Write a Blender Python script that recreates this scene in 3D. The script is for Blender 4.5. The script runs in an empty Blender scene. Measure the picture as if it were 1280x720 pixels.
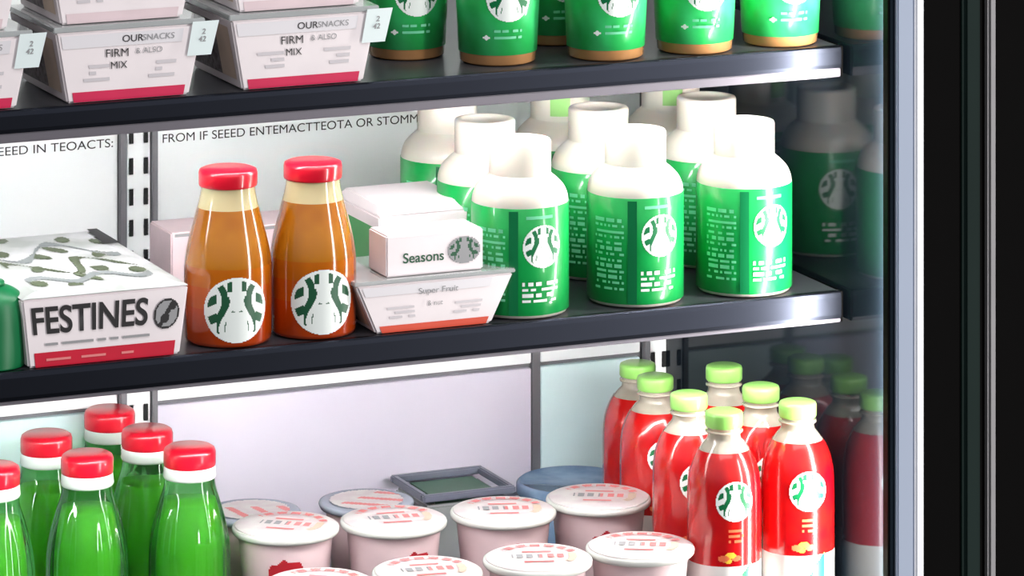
import bpy, bmesh, math, random
from mathutils import Vector, Matrix
random.seed(7)
S = bpy.context.scene
COL = S.collection
# ------------------------------------------------------------------ camera maths
F = 6600.0; VH = -1100.0; PHI = math.radians(23.3); SC = 0.0006
T0 = F * SC
DV = Vector((math.sin(PHI), math.cos(PHI), 0)); RV = Vector((math.cos(PHI), -math.sin(PHI), 0))
CAM = Vector((-T0 * math.sin(PHI), -T0 * math.cos(PHI), (360 - VH) * SC))
def onz(u, v, z):
    t = (CAM.z - z) * F / (v - VH)
    p = CAM + (DV + RV * ((u - 640) / F)) * t
    return Vector((p.x, p.y, z))
def zon0(u, v, y):
    dr = DV + RV * ((u - 640) / F); return CAM.z - (y - CAM.y) / dr.y * (v - VH) / F
def ony(u, y):
    dr = DV + RV * ((u - 640) / F)
    t = (y - CAM.y) / dr.y
    return CAM.x + dr.x * t
cd = bpy.data.cameras.new('camera'); co = bpy.data.objects.new('camera', cd); COL.objects.link(co)
co.location = CAM; co.rotation_euler = (math.pi / 2, 0, -PHI)
cd.sensor_width = 36; cd.lens = F / 1280 * 36; cd.shift_y = -(360 - VH) / 1280; cd.clip_start = .05; cd.clip_end = 60
S.camera = co
# ------------------------------------------------------------------ materials
def srgb(c):
    return tuple(((x / 255) / 12.92 if x / 255 <= .04045 else ((x / 255 + .055) / 1.055) ** 2.4) for x in c)
MATS = {}
def mat(name, rgb, rough=.5, metal=0, coat=0, trans=0, emit=0, vary=0, vscale=30, rgb2=None, alpha=1, spec=.5, ior=1.45, sss=0):
    if name in MATS: return MATS[name]
    m = bpy.data.materials.new(name); m.use_nodes = True
    n = m.node_tree.nodes; l = m.node_tree.links; b = n['Principled BSDF']
    c = (*srgb(rgb), 1)
    b.inputs['Base Color'].default_value = c
    b.inputs['Roughness'].default_value = rough; b.inputs['Metallic'].default_value = metal
    b.inputs['Coat Weight'].default_value = coat; b.inputs['Coat Roughness'].default_value = .06
    b.inputs['Transmission Weight'].default_value = trans; b.inputs['IOR'].default_value = ior
    b.inputs['Specular IOR Level'].default_value = spec
    b.inputs['Alpha'].default_value = alpha
    if sss:
        b.inputs['Subsurface Weight'].default_value = sss; b.inputs['Subsurface Scale'].default_value = .01
    if emit:
        b.inputs['Emission Color'].default_value = c; b.inputs['Emission Strength'].default_value = emit
    if vary or rgb2:
        tc = n.new('ShaderNodeTexCoord'); no = n.new('ShaderNodeTexNoise'); no.inputs['Scale'].default_value = vscale
        no.inputs['Detail'].default_value = 3
        mx = n.new('ShaderNodeMix'); mx.data_type = 'RGBA'
        c2 = srgb(rgb2) if rgb2 else tuple(x * (1 - vary) for x in c[:3])
        mx.inputs[6].default_value = c; mx.inputs[7].default_value = (*c2, 1)
        rp = n.new('ShaderNodeValToRGB'); rp.color_ramp.elements[0].position = .38; rp.color_ramp.elements[1].position = .62
        l.new(tc.outputs['Object'], no.inputs['Vector']); l.new(no.outputs['Fac'], rp.inputs['Fac'])
        l.new(rp.outputs['Color'], mx.inputs[0]); l.new(mx.outputs[2], b.inputs['Base Color'])
    MATS[name] = m; return m
M_white = mat('white_panel', (240, 243, 243), .45, vary=.03, vscale=4)
M_lav = mat('lavender_panel', (216, 210, 224), .35, vary=.05, vscale=5)
M_cyan = mat('cyan_panel', (226, 250, 250), .3, vary=.05, vscale=6)
M_mirror = mat('dark_mirror', (26, 34, 42), .07, metal=.14, spec=.12, vary=.06, vscale=3)
M_face = mat('shelf_face', (48, 51, 60), .3, metal=1, vary=.04, vscale=12)
M_board = mat('shelf_board', (62, 64, 70), .35, metal=.3, vary=.1)
M_alu = mat('aluminium', (120, 116, 124), .35, metal=.6, vary=.05)
M_grey = mat('grey_metal', (120, 120, 124), .45, metal=.3, vary=.05)
M_black = mat('black_frame', (5, 4, 4), .6, spec=.05, vary=.1)
M_slot = mat('slot_black', (18, 18, 20), .7)
M_post = mat('blue_grey_post', (160, 172, 194), .4, vary=.03, vscale=8)
M_postedge = mat('pale_trim', (244, 245, 250), .35, vary=.03)
M_glassedge = mat('glass_edge', (26, 40, 37), .55, spec=.1, vary=.15, vscale=5)
M_trimgrey = mat('grey_trim', (124, 122, 124), .4, metal=.2, vary=.05)
M_led = mat('led_diffuser', (255, 255, 255), .4, emit=2.5)
M_milk = mat('milk_white', (220, 213, 201), .3, coat=.3, vary=.03, sss=.15)
M_greenlab = mat('green_label', (14, 160, 74), .32, coat=.5, vary=.12, vscale=60)
M_greenlab2 = mat('green_sleeve', (60, 204, 116), .32, coat=.4, rgb2=(44, 190, 92), vscale=40)
M_lightgreen = mat('light_green_print', (112, 208, 160), .4)
M_deepgreen = mat('deep_green_print', (0, 108, 60), .4)
M_print_white = mat('white_print', (238, 244, 240), .35, coat=.3)
M_print_dark = mat('dark_green_print', (30, 84, 56), .4)
M_ink = mat('black_ink', (30, 28, 30), .5)
M_greyink = mat('grey_ink', (150, 150, 152), .5)
M_amber = mat('amber_drink', (204, 128, 20), .12, coat=1, trans=.3, rgb2=(180, 98, 10), vscale=18)
M_amberlow = mat('red_amber_drink', (186, 70, 8), .12, coat=1, rgb2=(170, 56, 6), vscale=18)
M_clearneck = mat('pale_glass_neck', (240, 226, 176), .08, coat=1, trans=.35, vary=.05)
M_red = mat('red_cap', (214, 20, 44), .28, coat=.6, vary=.06, vscale=60)
M_collar = mat('white_collar', (226, 236, 228), .3, coat=.4, vary=.03)
M_greenglass = mat('green_glass', (128, 222, 130), .06, coat=1, trans=.94, ior=1.12, rgb2=(110, 212, 116), vscale=25)
M_lime_drink = mat('lime_drink', (150, 214, 44), .4, vary=.08)
M_lime = mat('lime_cap', (150, 214, 106), .3, coat=.5, vary=.08, vscale=60)
M_limedk = mat('green_cap', (88, 190, 60), .3, coat=.5, vary=.08, vscale=60)
M_redlab = mat('red_label', (176, 4, 18), .22, coat=.9, rgb2=(190, 20, 16), vscale=35)
M_glassneck = mat('clear_neck', (236, 226, 206), .08, coat=1, trans=.5, vary=.1, vscale=80)
M_juice = mat('red_juice', (196, 30, 26), .15, coat=1, vary=.15, vscale=50)
M_labwhite = mat('label_white', (232, 230, 226), .35, coat=.5, vary=.02)
M_leaf = mat('leaf_green', (30, 180, 100), .35, coat=.4)
M_orange = mat('orange_print', (222, 110, 70), .4)
M_yellow = mat('yellow_print', (232, 190, 60), .4)
M_pinkprint = mat('pink_print', (228, 130, 130), .4)
M_cup = mat('pink_cup', (232, 204, 206), .35, coat=.4, vary=.06, vscale=40)
M_lid = mat('foil_lid', (226, 220, 217), .35, rgb2=(218, 204, 206), vscale=60)
M_rim = mat('lid_rim', (224, 224, 218), .3, coat=.4, vary=.03)
M_berry = mat('berry_print', (176, 34, 44), .35, coat=.4)
M_carton = mat('carton_white', (242, 232, 234), .5, vary=.04, vscale=30)
M_cartonpink = mat('carton_blush', (226, 204, 208), .5, vary=.08, vscale=30)
M_tan = mat('carton_tan', (218, 196, 176), .5, vary=.1, vscale=40)
M_strip = mat('crimson_strip', (214, 36, 84), .4, vary=.08)
M_strip2 = mat('vermilion_strip', (224, 84, 60), .4, vary=.08)
M_strip3 = mat('red_strip', (204, 14, 50), .4, vary=.08)
M_sticker = mat('paper_sticker', (226, 238, 238), .5)
M_gapshade = mat('maroon_gap_shade', (52, 26, 36), .5, rgb2=(110, 100, 104), vscale=220)  # dark patterned colour standing in for shade between the trays
M_floral = mat('floral_lid', (222, 222, 224), .45, rgb2=(186, 190, 186), vscale=24)
M_greencard = mat('green_card', (66, 150, 86), .5, vary=.1)
M_clear = mat('clear_plastic', (236, 240, 240), .1, trans=.6, coat=.6)
M_bluetub = mat('blue_tub', (140, 166, 196), .2, coat=.5, rgb2=(108, 136, 170), vscale=30)
M_slate = mat('slate_lid', (118, 122, 138), .3, coat=.5, vary=.15)
M_greydome = mat('grey_rim', (176, 184, 200), .25, coat=.5, vary=.08)
M_limecard = mat('lime_tag', (150, 206, 120), .5, vary=.08)
# ------------------------------------------------------------------ helpers
def link(name, bm, mats, parent=None, smooth=False):
    bmesh.ops.recalc_face_normals(bm, faces=bm.faces) if False else None
    me = bpy.data.meshes.new(name); bm.to_mesh(me); bm.free()
    for m in (mats if isinstance(mats, (list, tuple)) else [mats]): me.materials.append(m)
    o = bpy.data.objects.new(name, me); COL.objects.link(o)
    if parent: o.parent = parent
    if smooth:
        for p in me.polygons: p.use_smooth = True
    return o
def tag(o, label=None, cat=None, group=None, kind=None):
    if label: o['label'] = label
    if cat: o['category'] = cat
    if group: o['group'] = group
    if kind: o['kind'] = kind
    return o
def empty(name, loc, rz=0):
    o = bpy.data.objects.new(name, None); COL.objects.link(o); o.location = loc; o.rotation_euler = (0, 0, rz)
    o.empty_display_size = .01
    return o
def bx(bm, x0, x1, y0, y1, z0, z1, bev=0, mi=0):
    b2 = bmesh.new()
    bmesh.ops.create_cube(b2, size=1)
    for v in b2.verts:
        v.co = Vector((x0 + (v.co.x + .5) * (x1 - x0), y0 + (v.co.y + .5) * (y1 - y0), z0 + (v.co.z + .5) * (z1 - z0)))
    if bev: bmesh.ops.bevel(b2, geom=b2.edges[:], offset=bev, segments=2, affect='EDGES')
    for f in b2.faces: f.material_index = mi
    me = bpy.data.meshes.new('t'); b2.to_mesh(me); b2.free(); bm.from_mesh(me); bpy.data.meshes.remove(me)
def box(name, x0, x1, y0, y1, z0, z1, m, parent=None, bev=.0008, kind=None):
    bm = bmesh.new(); bx(bm, x0, x1, y0, y1, z0, z1, bev)
    o = link(name, bm, m, parent)
    if kind: o['kind'] = kind
    return o
def lathe(prof, seg=64, flute=None, matfn=None):
    """prof: (r, z) from bottom to top; closes to the axis when r is 0"""
    bm = bmesh.new(); rings = []
    for r, z in prof:
        if r < 1e-6: rings.append([bm.verts.new((0, 0, z))]); continue
        ring = []
        for i in range(seg):
            a = 2 * math.pi * i / seg
            rr = r * (1 + (flute(a, z) if flute else 0))
            ring.append(bm.verts.new((rr * math.cos(a), rr * math.sin(a), z)))
        rings.append(ring)
    for k in range(len(rings) - 1):
        A, B = rings[k], rings[k + 1]
        for i in range(seg):
            j = (i + 1) % seg
            if len(A) == 1 and len(B) == 1: continue
            if len(A) == 1: f = bm.faces.new((A[0], B[j], B[i]))
            elif len(B) == 1: f = bm.faces.new((A[i], A[j], B[0]))
            else: f = bm.faces.new((A[i], A[j], B[j], B[i]))
            if matfn: f.material_index = matfn((prof[k][1] + prof[k + 1][1]) / 2)
    bmesh.ops.recalc_face_normals(bm, faces=bm.faces)
    return bm
def smoothprof(p, n=5):
    """Catmull-Rom through p"""
    out = []
    for i in range(len(p) - 1):
        p0 = p[max(i - 1, 0)]; p1 = p[i]; p2 = p[i + 1]; p3 = p[min(i + 2, len(p) - 1)]
        for k in range(n):
            t = k / n
            out.append(tuple(.5 * (2 * b + (c - a) * t + (2 * a - 5 * b + 4 * c - d) * t * t + (3 * b - a - 3 * c + d) * t ** 3) for a, b, c, d in zip(p0, p1, p2, p3)))
    out.append(p[-1]); return out
def rad(prof):
    def f(z):
        for (r0, z0), (r1, z1) in zip(prof, prof[1:]):
            if min(z0, z1) <= z <= max(z0, z1) and abs(z1 - z0) > 1e-7: return r0 + (r1 - r0) * (z - z0) / (z1 - z0)
        return prof[-1][0]
    return f
def onlathe(prof, z0, a0=0, eps=.0004, rref=None):
    """(x across, y up) in metres from centre z0, on the front (-Y) of the lathe"""
    rf = rad(prof); rr = rref or rf(z0)
    def f(x, y):
        a = a0 + x / rr; r = rf(z0 + y) + eps
        return Vector((r * math.sin(a), -r * math.cos(a), z0 + y))
    return f
def patch(name, M, w, h, nx, ny, fn, mats, parent):
    """fn(a, b) with a, b in -1..1 gives a material index or None"""
    bm = bmesh.new(); vs = {}
    def V(i, j):
        if (i, j) not in vs: vs[(i, j)] = bm.verts.new(M((i / nx - .5) * w, (j / ny - .5) * h))
        return vs[(i, j)]
    for i in range(nx):
        for j in range(ny):
            k = fn(2 * (i + .5) / nx - 1, 2 * (j + .5) / ny - 1)
            if k is None: continue
            f = bm.faces.new((V(i, j), V(i + 1, j), V(i + 1, j + 1), V(i, j + 1))); f.material_index = k; f.smooth = True
    return link(name, bm, mats, parent)
def text(name, M, s, x, y, size, m, parent, sx=1.0, bold=0.0):
    cu = bpy.data.curves.new('t', 'FONT'); cu.body = s; cu.size = 1; cu.align_x = 'CENTER'; cu.align_y = 'CENTER'; cu.offset = bold
    ob = bpy.data.objects.new('t', cu); me = bpy.data.meshes.new_from_object(ob)
    bpy.data.objects.remove(ob); bpy.data.curves.remove(cu)
    me.name = name
    for v in me.vertices: v.co = M(x + v.co.x * size * sx, y + v.co.y * size)
    me.materials.clear(); me.materials.append(m)
    o = bpy.data.objects.new(name, me); COL.objects.link(o); o.parent = parent
    return o
def dup(o, parent=None):
    c = o.copy(); COL.objects.link(c); c.parent = parent
    if parent: c.matrix_parent_inverse = o.matrix_parent_inverse.copy()
    for ch in KIDS.get(o.name, None) or [k for k in bpy.data.objects if k.parent == o]:
        dup(ch, c)
    return c
KIDS = {}
def place(proto, spots, group):
    kids = [k for k in bpy.data.objects if k.parent == proto]
    out = []
    for n, (loc, rz, label) in enumerate(spots):
        if n == 0: r = proto
        else:
            r = proto.copy(); COL.objects.link(r)
            for k in kids:
                c = k.copy(); COL.objects.link(c); c.parent = r
                for g in [q for q in bpy.data.objects if q.parent == k]:
                    d = g.copy(); COL.objects.link(d); d.parent = c
        r.location = loc; r.rotation_euler = (0, 0, rz); r['label'] = label; r['group'] = group
        out.append(r)
    return out
def emblem(x, y):
    """0 pale, 1 dark"""
    r = math.hypot(x, y)
    if r > 1: return None
    if r > .90: return 0
    ax = abs(x)
    if (x / .20) ** 2 + ((y - .20) / .26) ** 2 < 1: return 0
    if y > .44 and ax < .30: return 0 if (y < .56 or math.sin(16 * ax + 1.2) > -.2) else 1
    if y < -.05 and ax < .26 + .15 * (-y): return 0
    if ax > .60: return 1 if math.sin(11 * y + 5 * ax + 1) > .0 else 0
    return 1 if math.sin(16 * ax + 2.6 * math.sin(3.6 * y + .5)) > -.30 else 0
def dashes(rows, seed, cell=14):
    rnd = random.Random(seed); tab = {}
    def fn(a, b):
        j = int((b + 1) / 2 * rows * 2)
        if j % 2: return None
        i = int((a + 1) / 2 * cell)
        if (i, j) not in tab: tab[(i, j)] = rnd.random() < .74
        return 0 if tab[(i, j)] else None
    return fn
# ------------------------------------------------------------------ the cabinet
Z1, Z2, Z3 = .162, -.027, -.292      # shelf tops
YB = .335                             # back wall
XR = ony(1059, 0)                    # right wall
XL = -.95
YF = -.072
XE = ony(1054.5, 0)
struct = lambda name, *a, **k: tag(box(name, *a, **k), kind='structure')
struct('floor', XL - .05, XR + .14, -.09, YB + .03, Z3 - .20, Z3 - .145, M_black)
struct('wall_back', XL - .02, XR + .02, YB + .006, YB + .03, Z3 - .145, .48, M_grey)
struct('wall_right', XR, XR + .004, YF, YB + .006, Z3 - .145, .48, M_mirror, bev=0)
struct('wall_left', XL - .02, XL, YF, YB + .006, Z3 - .145, .48, M_white)
struct('ceiling', XL - .02, XR + .02, YF, YB + .03, .48, .50, M_black)
# back panels, split at the uprights and at the dark seam
def bu(u): return ony(u, YB)
ZSP = zon0(665, 457, YB)
zs_up = .195
panels = [(XL, bu(147), M_white, M_cyan), (bu(196), bu(664), M_white, M_lav), (bu(676), bu(800), M_white, M_cyan)]
n = 0
for x0, x1, mu, ml in panels:
    n += 1; struct('trim_%d' % n, x0, x1, YB, YB + .006, ZSP + .002, .48, mu, bev=.0006)
    n += 1; struct('trim_%d' % n, x0, x1, YB, YB + .006, Z3 - .01, ZSP - .002, ml, bev=.0006)
def zon(u, v, y):
    dr = DV + RV * ((u - 640) / F); return CAM.z - (y - CAM.y) / dr.y * (v - VH) / F
def upright(u0, u1, label, slots=True):
    x0, x1 = bu(u0), bu(u1); w = x1 - x0
    t = empty('slotted_upright', (x0 + w / 2, YB - .004, Z3)); tag(t, label, 'shelf upright', 'slotted shelf uprights on the back wall')
    bm = bmesh.new(); bx(bm, -w * .32, w * .32, 0, .006, 0, .772, .0006); link('channel_face', bm, M_white, t)
    for s in (-1, 1):
        bm = bmesh.new(); xx = sorted((s * w * .34, s * w * .5)); bx(bm, xx[0], xx[1], -.003, .006, 0, .772, .0006); link('side_flange', bm, M_grey, t)
    bm = bmesh.new()
    k = 0
    while .02 + k * .0245 < .76:
        for s in (-1, 1): bx(bm, s * w * .2 - .0022, s * w * .2 + .0022, -.0006, .002, .012 + k * .0245, .026 + k * .0245, .0006)
        k += 1
    link('slots', bm, M_slot, t)
    return t
upright(148, 194, 'grey edged white slotted upright on the back wall left of the amber bottles')
upright(803, 838, 'narrow slotted upright in the back corner beside the dark mirrored side panel')
box('trim_7', bu(665), bu(675), YB - .001, YB + .006, Z3 - .01, .48, M_grey, kind='structure', bev=.0005)
# printed line along the white panels
Mb = lambda x, y: Vector((x, YB - .0006, y))
x0, x1 = bu(203), bu(522)
t = text('trim_8', Mb, 'FROM IF SEEED ENTEMACTTEOTA OR STOMM', 0, 0, .0098, M_ink, None, 1.0, 0); t['kind'] = 'structure'
def fit(o, xa, xb, z):
    xs = [v.co.x for v in o.data.vertices]; a, b = min(xs), max(xs)
    for v in o.data.vertices: v.co.x = xa + (v.co.x - a) / (b - a) * (xb - xa); v.co.z += z
ZT = zon(362, 161, YB); fit(t, x0, x1, ZT)
t = text('trim_9', Mb, 'FRANT SEEED IN TEOACTS:', 0, 0, .0098, M_ink, None, 1.0, 0); t['kind'] = 'structure'
fit(t, bu(-70), bu(141), ZT)
# right hand frame: post and door edge
def fu(u): return ony(u, YF)
zb, zt = Z3 - .145, .50
struct('trim_10', XR + .004, fu(1140), YF - .004, YF + .03, zb, zt, M_post, bev=.0012)
struct('trim_11', fu(1140), fu(1151), YF - .006, YF + .03, zb, zt, M_postedge, bev=.0015)
struct('trim_12', fu(1151), fu(1206), YF + .006, YF + .03, zb, zt, M_black)
struct('trim_13', fu(1206), fu(1228), YF + .001, YF + .02, zb, zt, M_glassedge, bev=.003)
struct('trim_14', fu(1228), fu(1236), YF + .006, YF + .02, zb, zt, M_black)
struct('trim_15', fu(1236), fu(1246), YF, YF + .02, zb, zt, M_trimgrey, bev=.002)
struct('trim_16', fu(1246), fu(1246) + .12, YF + .002, YF + .03, zb, zt, M_black)
# shelves
def shelf(z, label, face, lip, led=True, y0=0.0):
    t = empty('display_shelf', ((XL + XE) / 2, y0, z)); tag(t, label, 'shelf', None)
    W = (XE - XL) / 2 - .002; xs = -W; xe = W
    def part(nm, *a, m=None, bev=.0006):
        bm = bmesh.new(); bx(bm, *a, bev); return link(nm, bm, m, t)
    part('shelf_board', xs, xe, .006, YB - .012 - y0, -.010, 0, m=M_board)
    # rounded front rail
    bm = bmesh.new(); sec = [(0.006, 0.0004), (.002, .0004), (.0006, -.0008), (0, -.004), (0, -face + .003), (.0006, -face), (.006, -face)]
    ra = [bm.verts.new((xs, y, zz)) for y, zz in sec]; rb = [bm.verts.new((xe, y, zz)) for y, zz in sec]
    for i in range(len(sec)):
        j = (i + 1) % len(sec); bm.faces.new((ra[i], ra[j], rb[j], rb[i]))
    bm.faces.new(ra); bm.faces.new(rb); bmesh.ops.recalc_face_normals(bm, faces=bm.faces)
    link('front_rail', bm, M_face, t)
    part('bottom_lip', xs, xe, .0008, .012, -face - lip, -face - .0002, m=M_alu)
    part('end_cap', xe, xe + .0018, .0005, .06, -face - lip, .0004, m=M_black)
    if led: part('light_strip', xs + .02, xe - .02, .013, .025, -.017, -.0105, m=M_led)  # glowing diffuser for the assumed LED strip
    return t
shelf(Z1, 'upper black fronted shelf carrying the green cups and snack trays', .0165, .0070)
shelf(Z2, 'middle black fronted shelf carrying the amber and white bottles', .0205, .0030)
sh3 = shelf(Z3, 'bottom deck carrying the green bottles, yogurt cups and red bottles', .03, .004, False, -.05)
struct('wall_front', XL, XE, -.02, 0, Z3 - .145, Z3 - .011, M_black)
# ------------------------------------------------------------------ white bottles
HW = .130
body = [(0, 0), (.030, 0), (.0352, .001), (.0368, .004), (.0368, .082), (.0362, .088), (.0335, .0945), (.0285, .100), (.0243, .1035), (.0232, .106)]
B = empty('yogurt_drink_bottle', (0, 0, 0)); tag(B, 'x', 'bottle')
bp = body[:4] + smoothprof(body[4:], 4)
link('bottle_body', lathe(bp + [(.0225, .108), (0, .108)]), M_milk, B, True)
lp = [(.0372, .0035), (.0372, .0835)]
bm = lathe([(.0369, .0033), (.0372, .0035), (.0372, .0835), (.0369, .0838)])
lab = link('label', bm, M_greenlab, B, True); lab['label'] = 'green printed label'
def ridge(a, z): return .012 * (1 if math.sin(a * 36) > 0 else 0)
cap = link('cap', lathe([(.0228, .1035), (.0234, .104), (.0236, .1055), (.0236, .128), (.0229, .1296), (.0200, .1302), (.0175, .1300), (.017, .1293), (0, .1293)], 72), M_milk, B, True)
cap['label'] = 'white screw cap'
Ml = onlathe(lp, .055, .12)
patch('emblem', Ml, .032, .032, 56, 56, emblem, [M_print_white, M_deepgreen], B)
patch('text_block', onlathe(lp, .022, .08), .030, .017, 60, 18, dashes(4, 3), [M_print_white], B)
patch('side_text', onlathe(lp, .042, -1.02), .026, .056, 44, 60, dashes(13, 5), [M_lightgreen], B)
patch('reflection_gap_band', onlathe(lp, .043, -.50), .007, .078, 5, 4, lambda a, b: 0, [M_deepgreen], B)  # darker stripe painted in for the gap between reflections on the label
patch('top_text', onlathe(lp, .077, .05), .022, .0024, 30, 2, lambda a, b: 0, [M_lightgreen], B)
FW = [((930, 150), 'white bottle with green label in the front row, nearest the dark mirrored side'),
      ((794, 161), 'middle white bottle with green label in the front row of three'),
      ((650, 173), 'front white bottle with green label standing next to the orange striped snack tray'),
      ((883, 120), 'second row white bottle just behind the rightmost front bottle'),
      ((748, 133), 'second row white bottle, the middle one, its cap between two front caps'),
      ((606, 148), 'second row white bottle behind the front one beside the snack tray'),
      ((838, 93), 'back row white bottle nearest the mirrored side, top hidden by the upper shelf'),
      ((700, 106), 'back row white bottle, the middle one, mostly hidden under the upper shelf'),
      ((559, 121), 'back row white bottle standing leftmost against the white wall')]
def aty(u, y, zs): return Vector((ony(u, y), y, zs))
def at(u, v, zs, h): p = onz(u, v, zs + h); return Vector((p.x, p.y, zs))
wb = place(B, [(at(u, v, Z2 + .0003, HW), .06 - .05 * (i % 3), l) for i, ((u, v), l) in enumerate(FW)], 'white bottles with green labels on the middle shelf')
for o in wb[6:8]:
    q = patch('cap_sticker', onlathe([(.0237, .104), (.0237, .129)], .1165, -.42), .016, .015, 8, 2, lambda a, b: 0, [M_limecard], o); q['label'] = 'small lime green sticker on the cap'
# ------------------------------------------------------------------ amber bottles
HA = .134
KA = .127 / .134
ap = [(0, 0), (.028, 0), (.0312, .0012), (.0322, .004), (.0325, .03), (.0325, .052), (.0318, .064), (.0292, .079), (.0252, .095), (.0222, .107), (.0207, .114), (.0203, .119), (.0203, .123)]
A = empty('amber_juice_bottle', (0, 0, 0)); tag(A, 'x', 'bottle')
app = ap[:4] + smoothprof(ap[4:], 4)
low = [p for p in app if p[1] <= .0525]; mid = [p for p in app if .052 <= p[1] <= .1030]; top = [p for p in app if p[1] >= .1022]
def matA(z): return 0 if z < .030 else 3 if z < .046 else 4 if z < .062 else (1 if z < .1045 else 2)
link('bottle_body', lathe(app + [(.0195, .1235), (0, .1235)], 72, None, matA), [M_amberlow, M_amber, M_clearneck, mat('amber_low_blend', (192, 86, 10), .12, coat=1, trans=.1, rgb2=(176, 70, 8), vscale=25), mat('amber_mid_blend', (198, 106, 14), .12, coat=1, trans=.2, rgb2=(180, 86, 10), vscale=25)], A, True)
c = link('cap', lathe([(.0200, .1205), (.0214, .1208), (.0218, .122), (.0218, .1305), (.0212, .1330), (.0190, .1340), (0, .1336)], 72, lambda a, z: .01 * math.sin(a * 40) if .122 < z < .132 else 0), M_red, A, True); c['label'] = 'red cap'
patch('emblem', onlathe(app, .030, .20, .0005, .033), .0505, .0505, 70, 70, emblem, [M_print_white, M_print_dark], A)
place(A, [(aty(285, .0365, Z2 + .0003), math.radians(-20), 'left amber juice bottle with red cap beside the boxed lunch carton'),
          (aty(391, .0365, Z2 + .0003), math.radians(-18), 'right amber juice bottle with red cap beside the white snack tray')], 'amber bottles with red caps')
for o in bpy.data.objects:
    if o.name.startswith('amber_juice_bottle'): o.scale.z = .127 / .134
# ------------------------------------------------------------------ green bottles
HG = .152
gp = [(0, 0), (.027, 0), (.0296, .002), (.0302, .006), (.0306, .03), (.0308, .060), (.0304, .076), (.0280, .092), (.0240, .108), (.0202, .121), (.0192, .129)]
gpp = gp[:4] + smoothprof(gp[4:], 5)
G = empty('green_juice_bottle', (0, 0, 0)); tag(G, 'x', 'bottle')
link('drink', lathe([(0, .004)] + [(r * .80 - .001, z) for r, z in gpp if .004 < z < .112] + [(0, .112)], 72), M_lime_drink, G, True)['label'] = 'bright yellow green drink inside'
link('bottle_body', lathe(gpp + [(.018, .1295), (0, .1295)], 120, lambda a, z: (.022 * math.cos(a * 14) * max(0, min(1, (.122 - z) / .03)) * min(1, z / .01))), M_greenglass, G, True)
link('collar', lathe([(.0185, .1275), (.0196, .128), (.0204, .1295), (.0200, .133), (.0196, .1375), (.0185, .138)], 64), M_collar, G, True)['label'] = 'white collar under the cap'
link('cap', lathe([(.0185, .1368), (.0196, .1372), (.0200, .1385), (.0200, .1475), (.0192, .1504), (.0168, .1520), (0, .1516)], 72, lambda a, z: .008 * math.sin(a * 40) if .139 < z < .148 else 0), M_red, G, True)['label'] = 'red cap'
GS = [((237, 557), 'green bottle with red cap, rightmost, next to the yogurt cups'),
      ((109, 566), 'green bottle with red cap in the front row, middle of the group'),
      ((-8, 581), 'green bottle with red cap cut off by the left edge of the view'),
      ((184, 534.5), 'green bottle with red cap in the second row, behind the rightmost one'),
      ((58, 541), 'green bottle with red cap in the second row, left of the others behind'),
      ((137, 510.5), 'green bottle with red cap standing furthest back of the group')]
place(G, [(at(u, v, Z3 + .0003, HG), .1 * i, l) for i, ((u, v), l) in enumerate(GS)], 'green bottles with red caps on the bottom deck')
# dark green bottle at the left edge of the middle shelf
D = empty('green_tea_bottle', aty(-13, .031, Z2 + .0003)); D.scale.z = (zon0(-13, 362, .031) - Z2) / .062; tag(D, 'dark green rounded bottle cut off by the left edge beside the lunch carton', 'bottle')
dp = smoothprof([(.0001, 0), (.023, .0004), (.0262, .004), (.0266, .03), (.0262, .046), (.0235, .057), (.016, .0635), (.009, .066)], 5)
link('bottle_body', lathe(dp + [(0, .0661)], 64), M_deepgreen, D, True)
link('cap', lathe([(.0095, .0655), (.0108, .0658), (.0108, .0685), (.0098, .0695), (0, .0695)], 48), M_deepgreen, D, True)
# ------------------------------------------------------------------ red bottles
HR = .180
rp = [(0, 0), (.0245, 0), (.0272, .0015), (.0279, .005), (.0282, .05), (.0282, .100), (.0280, .118), (.0273, .129), (.0255, .138), (.0215, .148), (.0165, .1555), (.0135, .159), (.0128, .163), (.0128, .170)]
rpp = rp[:4] + smoothprof(rp[4:], 5)
R = empty('strawberry_drink_bottle', (0, 0, 0)); tag(R, 'x', 'bottle')
def matR(z): return 0 if z < .150 else 1
link('bottle_body', lathe([(r * .992, z) for r, z in rpp] + [(.0125, .1702), (0, .1702)], 72, None, matR), [M_juice, M_glassneck], R, True)
link('neck_ring', lathe([(.0126, .1640), (.0146, .1644), (.0146, .1656), (.0126, .1660)], 48), M_glassneck, R, True)
lz = [(r + .0002, z) for r, z in rpp if .004 < z < .152]
zs_split = .073
bm = lathe(lz, 72, None, lambda z: 0 if z > zs_split else 1)
link('label', bm, [M_redlab, M_labwhite], R, True)['label'] = 'glossy red and white sleeve label'
patch('emblem', onlathe(lz, .117, .22, .0004, .028), .030, .030, 52, 52, emblem, [M_print_white, M_deepgreen], R)
patch('caption', onlathe(lz, .092, .24, .0004, .028), .012, .012, 22, 12, dashes(3, 9, 8), [M_orange], R)
def berries(a, b):
    for (x, y, r, k) in ((-.45, -.15, .42, 0), (.1, .25, .4, 1), (.5, -.1, .38, 0), (-.1, -.45, .3, 1)):
        if math.hypot(a - x, b - y) < r: return k
    return None
patch('fruit_print', onlathe(lz, .075, .05, .0007, .028), .020, .012, 24, 16, berries, [M_orange, M_yellow], R)
patch('leaf_print', onlathe(lz, .055, .28, .0005, .028), .024, .034, 24, 24, lambda a, b: 0 if b < .9 * a - .05 + .1 * math.sin(3 * a) else None, [M_leaf], R)
link('cap', lathe([(.0130, .1680), (.0140, .1683), (.0146, .1695), (.0146, .1772), (.0140, .1792), (.0122, .1800), (0, .1797)], 64, lambda a, z: .012 * math.sin(a * 32) if .170 < z < .178 else 0), M_lime, R, True)['label'] = 'pale green screw cap'
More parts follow.
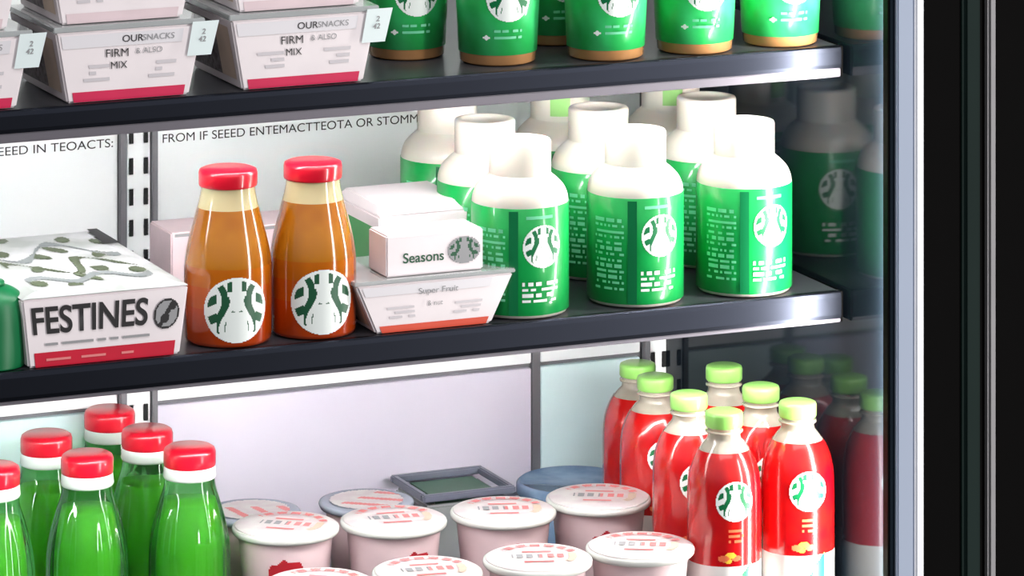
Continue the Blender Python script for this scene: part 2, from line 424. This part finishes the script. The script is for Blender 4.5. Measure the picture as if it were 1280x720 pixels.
RS = [((997, 501), 'red bottle with pale green cap, front row right, nearest the mirrored side'),
      ((905, 513), 'red bottle with pale green cap, front row left, next to the yogurt cups'),
      ((951, 481), 'red bottle with pale green cap in the second row, between the two front caps'),
      ((861, 491), 'red bottle with pale green cap in the second row, left of the front pair'),
      ((905, 456), 'red bottle furthest back on the right, cap against the dark side panel'),
      ((819, 469, .168), 'red bottle in the third row of the left file, behind two others'),
      ((797, 453, .164), 'red bottle furthest back on the left, its green cap against the pale wall')]
rr = place(R, [(at(q[0], q[1], Z3 + .0003, q[2] if len(q) > 2 else HR), math.radians(-21 + (i % 3)), l) for i, (q, l) in enumerate(RS)], 'red bottles with pale green caps')
for o, (q, l) in zip(rr, RS):
    if len(q) > 2: o.scale.z = q[2] / HR
# ------------------------------------------------------------------ green cups on the upper shelf
C_ = empty('coffee_cup', (0, 0, 0)); tag(C_, 'x', 'cup')
cp = [(.0265, .0), (.0288, .0015), (.0338, .098), (.0343, .100)]
link('cup_body', lathe([(0, 0.0008)] + cp + [(.0325, .1005), (0, .1003)], 72), mat('latte_cup', (206, 150, 96), .25, coat=.6, vary=.1, vscale=40), C_, True)
sl = [(.0295 + .0004, .0085), (.0340 + .0002, .096)]
link('sleeve', lathe([(.0292, .0083)] + sl + [(.0338, .0962)], 72), M_greenlab2, C_, True)['label'] = 'bright green printed sleeve'
patch('emblem', onlathe(sl, .052, .22), .036, .036, 56, 56, emblem, [M_print_white, M_deepgreen], C_)
patch('lower_text', onlathe(sl, .026, .20), .022, .010, 40, 10, dashes(2, 12), [M_lightgreen], C_)
patch('side_mark', onlathe(sl, .022, -.35), .007, .004, 10, 6, lambda a, b: 0 if abs(a) + abs(b) < 1 else None, [M_print_white], C_)
patch('side_caption', onlathe(sl, .056, -.75), .020, .003, 14, 2, lambda a, b: 0, [M_lightgreen], C_)
link('lid', lathe([(.0335, .0995), (.0352, .1), (.0354, .104), (.034, .1055), (.0325, .112), (.030, .1145), (0, .1145)], 72), M_milk, C_, True)['label'] = 'white lid'
CS = [((622, 75), 'green sleeved cup in the front row, leftmost, next to a darker cup'),
      ((757, 69), 'green sleeved cup in the front row, second from the left'),
      ((868, 61), 'green sleeved cup in the front row, third from the left'),
      ((975, 52), 'green sleeved cup in the front row, rightmost near the shelf end'),
      ((508, 68), 'shaded green sleeved cup set back beside the snack trays'),
      ((693, 50), 'green sleeved cup half seen behind two front cups of the upper shelf')]
cs = []
for i, ((u, v), l) in enumerate(CS):
    p = onz(u, v, Z1 + .0003); cs.append((p, math.radians(-19 + 3 * (i % 2)), l))
place(C_, cs, 'green sleeved cups on the upper shelf')
# ------------------------------------------------------------------ yogurt cups
HY = .085
Yg = empty('yogurt_cup', (0, 0, 0)); tag(Yg, 'x', 'yogurt cup')
DY = .019
yp = [(0, .0015), (.0265, .0015), (.028, 0), (.029, .0012), (.0365, .058 + DY), (.0368, .060 + DY)]
link('cup_body', lathe(yp + [(0, .060 + DY)], 72), M_cup, Yg, True)
link('rim', lathe([(a, b + DY) for a, b in [(.0366, .0590), (.0400, .0596), (.0412, .0610), (.0415, .0632), (.0409, .0648), (.0392, .0652), (.0385, .0642), (0, .0642)]], 80), M_rim, Yg, True)
lid = link('lid', lathe([(a, b + DY) for a, b in [(.0386, .0642), (.0394, .0655), (.0386, .0660), (.02, .0664), (0, .0665)]], 80), M_lid, Yg, True); lid['label'] = 'printed foil lid'
Mt = lambda x, y: Vector((x, y, .0669 + DY))
def lidart(a, b):
    r = math.hypot(a, b); th = math.atan2(b, a)
    if .72 < r < .88 and .4 < th < 2.6 and math.sin(th * 17) > -.5: return 0
    if .30 < abs(b + .05) < .42 and abs(a) < .3: return 1
    if abs(b) < .12 and abs(a) < .55 and math.sin(a * 30) > -.3: return 2 if a < .05 else 0
    if .65 < r < .8 and -.6 < th < .3: return 3
    return None
patch('lid_print', Mt, .074, .074, 60, 60, lidart, [M_pinkprint, M_pinkprint, M_greyink, M_tan], Yg)
patch('fruit_print', onlathe(yp[3:5], .036 + DY, .32, .0005, .033), .030, .024, 26, 22, lambda a, b: 0 if (a * a * .9 + (b + .1 * math.sin(9 * a)) ** 2 < .8) else None, [M_berry], Yg)
YS = [((357, 655), 'yogurt cup with pale foil lid, next to the rightmost green bottle'),
      ((492, 647), 'yogurt cup with pale foil lid, second from left in the middle row'),
      ((629, 636), 'yogurt cup with pale foil lid, third from left in the middle row'),
      ((748, 620), 'yogurt cup with pinkish lid in front of the blue tub'),
      ((399, 727), 'front yogurt cup whose lid just shows at the bottom edge, leftmost'),
      ((534, 712), 'front yogurt cup second from left, lid crossing the bottom edge'),
      ((672, 696), 'front yogurt cup third from left, lid fully in view'),
      ((800, 681), 'front yogurt cup rightmost, beside the red bottles')]
place(Yg, [(at(u, v, Z3 + .0003, HY), math.radians(-23 + 9 * ((i * 7) % 4) - 14), l) for i, ((u, v), l) in enumerate(YS)], 'yogurt cups on the bottom deck')
# greyer rimmed cups in the back row
Gy = empty('grey_rimmed_cup', (0, 0, 0)); tag(Gy, 'x', 'yogurt cup')
link('cup_body', lathe([(r, z) for r, z in yp] + [(0, .060 + DY)], 64), M_cup, Gy, True)
link('rim', lathe([(a, b + DY) for a, b in [(.0366, .0590), (.0420, .0596), (.0432, .0632), (.0424, .0648), (.0405, .0652), (0, .0642)]], 72), M_greydome, Gy, True)['label'] = 'bluish grey rim'
patch('lid_print', lambda x, y: Vector((x, y, .0660 + DY)), .066, .066, 40, 40, lambda a, b: (1 if math.sin(a * 9 + 4 * b) > .5 and b < .3 else 0) if a * a + b * b < 1 else None, [M_lid, M_pinkprint], Gy)
gy = place(Gy, [(aty(316, .262, Z3 + .0003), -.3, 'cup with bluish grey rim in the back row behind the leftmost yogurt cup'),
           (aty(458, .255, Z3 + .0003), .5, 'cup with bluish grey rim in the back row, left of the slate lidded tray')], 'grey rimmed cups in the back row')
for o, k in zip(gy, (.073, .073)): o.scale = (.88, .88, k / .0842)
# square slate tray
T = empty('salad_tray', aty(566, .290, Z3 + .0003)); T.rotation_euler = (0, 0, 0); tag(T, 'square clear tray with slate rim and dark greens, behind the yogurt cups', 'food tray')
def frustum(name, wb, db, wt, dt, z0, z1, m, parent, bev=.002, y_front=None):
    bm = bmesh.new()
    b = [bm.verts.new((sx * wb / 2, sy * db / 2, z0)) for sx, sy in ((-1, -1), (1, -1), (1, 1), (-1, 1))]
    t_ = [bm.verts.new((sx * wt / 2, sy * dt / 2, z1)) for sx, sy in ((-1, -1), (1, -1), (1, 1), (-1, 1))]
    bm.faces.new(b[::-1]); bm.faces.new(t_)
    for i in range(4): bm.faces.new((b[i], b[(i + 1) % 4], t_[(i + 1) % 4], t_[i]))
    if bev: bmesh.ops.bevel(bm, geom=bm.edges[:], offset=bev, segments=2, affect='EDGES')
    return link(name, bm, m, parent)
frustum('tray_body', .060, .056, .074, .066, 0, .062, M_clear, T)
frustum('salad_leaves', .052, .046, .060, .054, .030, .0665, M_print_dark, T, .003)
bm = bmesh.new(); w, d = .080, .072
for a in ((-w / 2, w / 2, -d / 2, -d / 2 + .005), (-w / 2, w / 2, d / 2 - .005, d / 2), (-w / 2, -w / 2 + .005, -d / 2 + .005, d / 2 - .005), (w / 2 - .005, w / 2, -d / 2 + .005, d / 2 - .005)):
    bx(bm, a[0], a[1], a[2], a[3], .0655, .0715, .001)
link('tray_rim', bm, M_slate, T)['label'] = 'slate grey rim'
# blue tub
U = empty('fruit_tub', aty(717, .284, Z3 + .0003)); tag(U, 'round blue grey tub standing at the back behind a yogurt cup', 'tub')
link('tub_body', lathe([(0, 0), (.032, 0), (.034, .002), (.041, .054), (0, .054)], 72), M_bluetub, U, True)
link('tub_lid', lathe([(.041, .052), (.0462, .0525), (.0472, .055), (.0466, .061), (.0440, .0630), (.0425, .0605), (0, .0595)], 80), M_bluetub, U, True)
# ------------------------------------------------------------------ snack trays and cartons
def face_front(wb, wt, db, dt, h, yc=0):
    def f(x, y):   # x in metres at mid width from centre, y height from bottom
        s = y / h
        return Vector((x * (wb + (wt - wb) * s) / ((wb + wt) / 2), -(db + (dt - db) * s) / 2 - .0005, y))
    return f
def snack_tray(u_l, u_r, z, h, spread, depth, strip, label, group=None, y0=.004, texts=None, seed=1, sticker=True, dark=True):
    xa, xb = ony(u_l, y0), ony(u_r, y0); wb = xb - xa; wt = wb + spread
    dt = depth; db = depth - .006
    t = empty('snack_tray', ((xa + xb) / 2, y0 + dt / 2, z)); tag(t, label, 'snack tray', group)
    frustum('tray_body', wb, db, wt, dt, 0, h * .93, M_carton, t, .0015)
    frustum('film_lid', wt + .003, dt + .001, wt + .0028, dt, h * .931, h, M_clear, t, .0006)
    Mf = face_front(wb, wt, db, dt, h * .93)
    mw = (wb + wt) / 2
    patch('colour_band', lambda x, y: Mf(x, y + h * .075), mw * .90, h * .13, 20, 3, lambda a, b: 0, [strip], t)
    # left end panel: tan front, rear painted as the shaded gap between trays
    def Ml_(x, y):
        s = y / (h * .93)
        return Vector((-(wb + (wt - wb) * s) / 2 - .0005, x, y))
    patch('end_panel', lambda x, y: Ml_(x, y + h * .47), db * .86, h * .7, 12, 6, lambda a, b: 0 if a < -.3 else 1, [M_tan, M_gapshade], t)
    def Mr_(x, y):
        s = y / (h * .93)
        return Vector(((wb + (wt - wb) * s) / 2 + .0005, x, y))
    patch('gap_shade_panel', lambda x, y: Mr_(x, y + h * .45), db * .9, h * .8, 6, 6, lambda a, b: 0, [M_gapshade], t)  # right end painted dark like the shadowed space beside it
    for sx_ in (-1, 1):
        patch('front_text', lambda x, y: Mf(x + sx_ * mw * .25, y + h * .40), mw * .20, h * .26, 20, 12, dashes(3, seed, 4), [mat('faint_ink', (206, 200, 204), .5)], t)
    patch('front_label_panel', lambda x, y: Mf(x - mw * .05, y + h * .80), mw * .84, h * .17, 10, 4, lambda a, b: 0, [mat('pale_grey_card', (226, 222, 226), .5)], t)
    if texts:
        Mt_ = lambda x, y: Mf(x, y) + Vector((0, -.0005, 0))
        for s_, x, y, sz, m_ in texts: text('printed_word', Mt_, s_, x * mw, y * h, sz, m_, t, 1, 0)
    if sticker:
        Ms = lambda x, y: Mf(x + mw * .51, y + h * .74) + Vector((0, -.0012, 0))
        st = patch('price_sticker', Ms, .0185, .025, 2, 2, lambda a, b: 0, [M_sticker], t); st['label'] = 'small white price sticker'
        text('sticker_print', lambda x, y: Ms(x, y) + Vector((0, -.0004, 0)), '2\n42', 0, .002, .0055, M_greyink, st, 1, .02)
    return t
blobs = [('OUR', .02, .80, .0072, M_ink), ('SNACKS', .20, .80, .0062, M_greyink), ('FIRM', -.09, .62, .0085, M_ink), ('& ALSO', .14, .63, .0060, M_greyink), ('MIX', -.08, .46, .0075, M_ink)]
blobs = [b for b in blobs if b]
g1 = 'snack trays with crimson bands on the upper shelf'
h1 = .056
snack_tray(86, 238, Z1 + .0005, h1, .020, .11, M_strip, 'snack tray with crimson band in the lower layer, left of the middle pair', g1, texts=blobs)
snack_tray(305, 456, Z1 + .0005, h1, .020, .11, M_strip, 'snack tray with crimson band in the lower layer, beside the green cups', g1, texts=blobs, seed=2)
snack_tray(-130, 22, Z1 + .0005, h1, .020, .11, M_strip, 'snack tray with crimson band cut off by the left edge of the view', g1, texts=blobs, seed=3)
g2 = 'upper layer of stacked snack trays'
snack_tray(78, 230, Z1 + .0005 + h1 + .0004, h1, .020, .10, M_cartonpink, 'snack tray stacked on the tray left of the middle pair', g2, y0=.009, seed=4, texts=None, sticker=False)
snack_tray(300, 450, Z1 + .0005 + h1 + .0004, h1, .020, .10, M_cartonpink, 'snack tray stacked on the tray beside the green cups', g2, y0=.009, seed=5, texts=None, sticker=False)
snack_tray(-140, 10, Z1 + .0005 + h1 + .0004, h1, .020, .10, M_cartonpink, 'snack tray stacked on the tray at the left edge of the view', g2, y0=.009, seed=6, texts=None, sticker=False)
# middle shelf tray with vermilion band
t = snack_tray(472, 616, Z2 + .0005, .040, .034, .085, M_strip2, 'white snack tray with vermilion band beside the amber bottle', y0=.004, texts=[('Super Fruit', .02, .74, .0065, M_greyink), ('& nut', .0, .50, .0055, M_greyink)], sticker=False, seed=8)
# cartons stacked on and behind it
def carton(name, u_l, u_r, y0, z, w_extra, d, h, m, label, cat, side=None, top=None, group=None):
    xa, xb = ony(u_l, y0), ony(u_r, y0); w = xb - xa
    t = empty(name, ((xa + xb) / 2, y0 + d / 2, z)); tag(t, label, cat, group)
    frustum('carton_body', w, d, w, d, 0, h, m, t, .0012)
    Mf = lambda x, y: Vector((x, -d / 2 - .0005, y))
    if side:
        patch('side_panel', lambda x, y: Vector((-w / 2 - .0005, x, y + h / 2)), d * .84, h * .72, 4, 4, lambda a, b: 0, [side], t)
    return t, w, Mf
zt2 = Z2 + .0005 + .0404
tt, w, Mf = carton('snack_carton', 483, 604, .010, zt2, 0, .036, .031, M_carton, 'white carton with green lettering lying on the vermilion banded tray', 'carton')
text('printed_word', Mf, 'Seasons', -w * .12, .013, .0105, M_print_dark, tt, 1, .012)
patch('drawing', lambda x, y: Mf(x + w * .30, y + .016), .026, .020, 26, 20, emblem, [M_greyink, M_print_dark], tt)
tt, w, Mf = carton('salad_carton', 474, 590, .098, Z2 + .0005, 0, .09, .066, M_carton, 'white carton with green end panel behind the amber bottle', 'carton', side=M_greencard)
for zz, k in ((.052, M_greyink), (.026, M_greyink), (.059, mat('pale_grey_card', (0, 0, 0)))):
    patch('printed_line', lambda x, y, zz=zz: Mf(x + .006, y + zz), w * .7, .0022, 30, 2, dashes(1, int(zz * 1e4), 16), [k], tt)
frustum('lid_flap', w * 1.0, .088, w * .9, .07, .0662, .074, M_carton, tt, .001)
# pink carton behind the left amber bottle
tt, w, Mf = carton('pink_carton', 214, 420, .17, Z2 + .0005, 0, .05, .052, M_cartonpink, 'blush pink carton seen behind the two amber bottles', 'carton')
patch('dark_edge', lambda x, y: Mf(x, y + .050), w * .96, .0025, 12, 2, lambda a, b: 0, [M_greyink], tt)
# lunch carton at the left
xa, xb = ony(37, .004), ony(226, .004)
hL = .050; dL = .20
L = empty('lunch_carton', ((xa + xb) / 2, .004 + dL / 2, Z2 + .0005)); tag(L, 'wide lunch carton with black lettering, red band and floral lid', 'carton')
w = xb - xa
frustum('carton_body', w, dL - .004, w + .012, dL, 0, hL, M_carton, L, .0015)
Mf = face_front(w, w + .012, dL - .004, dL, hL)
patch('colour_band', lambda x, y: Mf(x, y + .0055), w * .96, .0105, 24, 3, lambda a, b: 0, [M_strip3], L)
patch('band_text', lambda x, y: Mf(x - .012, y + .0062) + Vector((0, -.0004, 0)), w * .6, .0035, 50, 4, dashes(1, 4, 22), [M_pinkprint], L)
Mq = lambda x, y: Mf(x, y) + Vector((0, -.0005, 0))
text('printed_word', Mq, 'FESTINES', -.012, .0330, .0275, M_ink, L, .80, .02)
patch('panel_text', lambda x, y: Mq(x - .006, y + .0175), w * .70, .0036, 50, 4, dashes(1, 14, 24), [M_greyink], L)
def roundel(a, b):
    r = math.hypot(a, b)
    if r > 1: return None
    if r > .88: return 0
    return 0 if (math.hypot(a + .1, b + .3) < .35 or abs(a - b * .6) < .2 or math.hypot(a - .5, b - .45) < .2) else 1
patch('roundel', lambda x, y: Mq(x + w * .40, y + .031), .019, .022, 26, 26, roundel, [M_ink, M_greyink], L)
# floral lid: a shallow hipped lid with a printed vine
def lidM(x, y): return Vector((x, y, hL + .0045))
bm = bmesh.new()
wl, dl = w + .014, dL + .002
frustum('lid', wl, dl, wl - .030, dl - .02, hL + .0002, hL + .004, M_floral, L, .0012)
def vine(a, b):
    v = math.sin(5 * a + 2.2 * b) * .35
    if abs(b - v * .8 + .25) < .05 + .04 * math.sin(11 * a): return 0
    if abs(b - .35 - .3 * math.sin(4 * a + 1)) < .035 + .05 * max(0, math.sin(9 * a)): return 1
    if abs(b + .72 - .12 * math.sin(6 * a)) < .07: return 1
    if (math.sin(7 * a + 3 + 2 * b) * math.sin(8 * b + 1 + math.sin(5 * a))) > .62: return 0
    return None
patch('vine_print', lidM, wl - .036, dl - .03, 90, 70, vine, [mat('moss_print', (88, 98, 74), .5), mat('grey_vine', (140, 146, 146), .5)], L)
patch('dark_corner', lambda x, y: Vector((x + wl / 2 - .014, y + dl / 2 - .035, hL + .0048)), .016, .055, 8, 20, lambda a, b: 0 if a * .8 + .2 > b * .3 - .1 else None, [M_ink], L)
# ------------------------------------------------------------------ light
def area(name, loc, target, sx, sy, power, col=(1, 1, 1), spread=180):
    l = bpy.data.lights.new(name, 'AREA'); l.shape = 'RECTANGLE'; l.size = sx; l.size_y = sy; l.energy = power; l.color = col; l.spread = math.radians(spread)
    o = bpy.data.objects.new(name, l); COL.objects.link(o); o.location = loc
    o.rotation_euler = (Vector(target) - Vector(loc)).to_track_quat('-Z', 'Y').to_euler()
    return o
# tall strip light assumed out of view at the right front, for bottle streaks
area('assumed_strip_light', (2.05, -2.75, .1), (.1, 0, 0), .27, 3.6, 72, (1, .98, .96))
# soft overhead fill light, added out of view in front of the cabinet
area('added_overhead_fill', (-.3, -1.6, 2.2), (0, 0, 0), 2.4, 1.2, 20, (1, 1, 1))
struct('trim_17', XR - .0016, XR, YF + .001, YF + .009, zb, .47, M_black, bev=.0003)  # dark housing strip added behind the assumed mullion light
area('assumed_mullion_led', (XR - .0035, YF + .007, .09), (XR - .0035 - .6, YF + .007 + .8, .09), .005, .76, 3.2, (1, .97, .92))  # vertical LED assumed on the mullion, turned away from the camera
# LED strips assumed under the shelves and the cabinet top
for i, z in enumerate((.47, Z1 - .018, Z2 - .018)):
    area('assumed_shelf_led', ((XL + XE) / 2, .019, z), ((XL + XE) / 2, .30, z - .13), XE - XL - .05, .010, (2.4, 3.3, 4.1)[i], (1, 1, 1))
W = bpy.data.worlds.new('world'); S.world = W; W.use_nodes = True
n = W.node_tree.nodes; l = W.node_tree.links; bg = n['Background']
tc = n.new('ShaderNodeTexCoord'); sp = n.new('ShaderNodeSeparateXYZ'); rp_ = n.new('ShaderNodeValToRGB')
e = rp_.color_ramp.elements; e[0].position = .0; e[0].color = (.03, .03, .035, 1); e[1].position = 1; e[1].color = (.7, .7, .72, 1)
q = rp_.color_ramp.elements.new(.47); q.color = (.04, .04, .045, 1); q = rp_.color_ramp.elements.new(.60); q.color = (.40, .41, .44, 1)
mp = n.new('ShaderNodeMapRange'); mp.inputs[1].default_value = -1; mp.inputs[2].default_value = 1
l.new(tc.outputs['Generated'], sp.inputs[0]); l.new(sp.outputs['Z'], mp.inputs[0]); l.new(mp.outputs[0], rp_.inputs[0]); l.new(rp_.outputs[0], bg.inputs[0])
bg.inputs[1].default_value = 1.0
S.view_settings.view_transform = 'Standard'; S.view_settings.look = 'None'; S.view_settings.gamma = 1; S.view_settings.use_curve_mapping = False
S.view_settings.exposure = 0.2
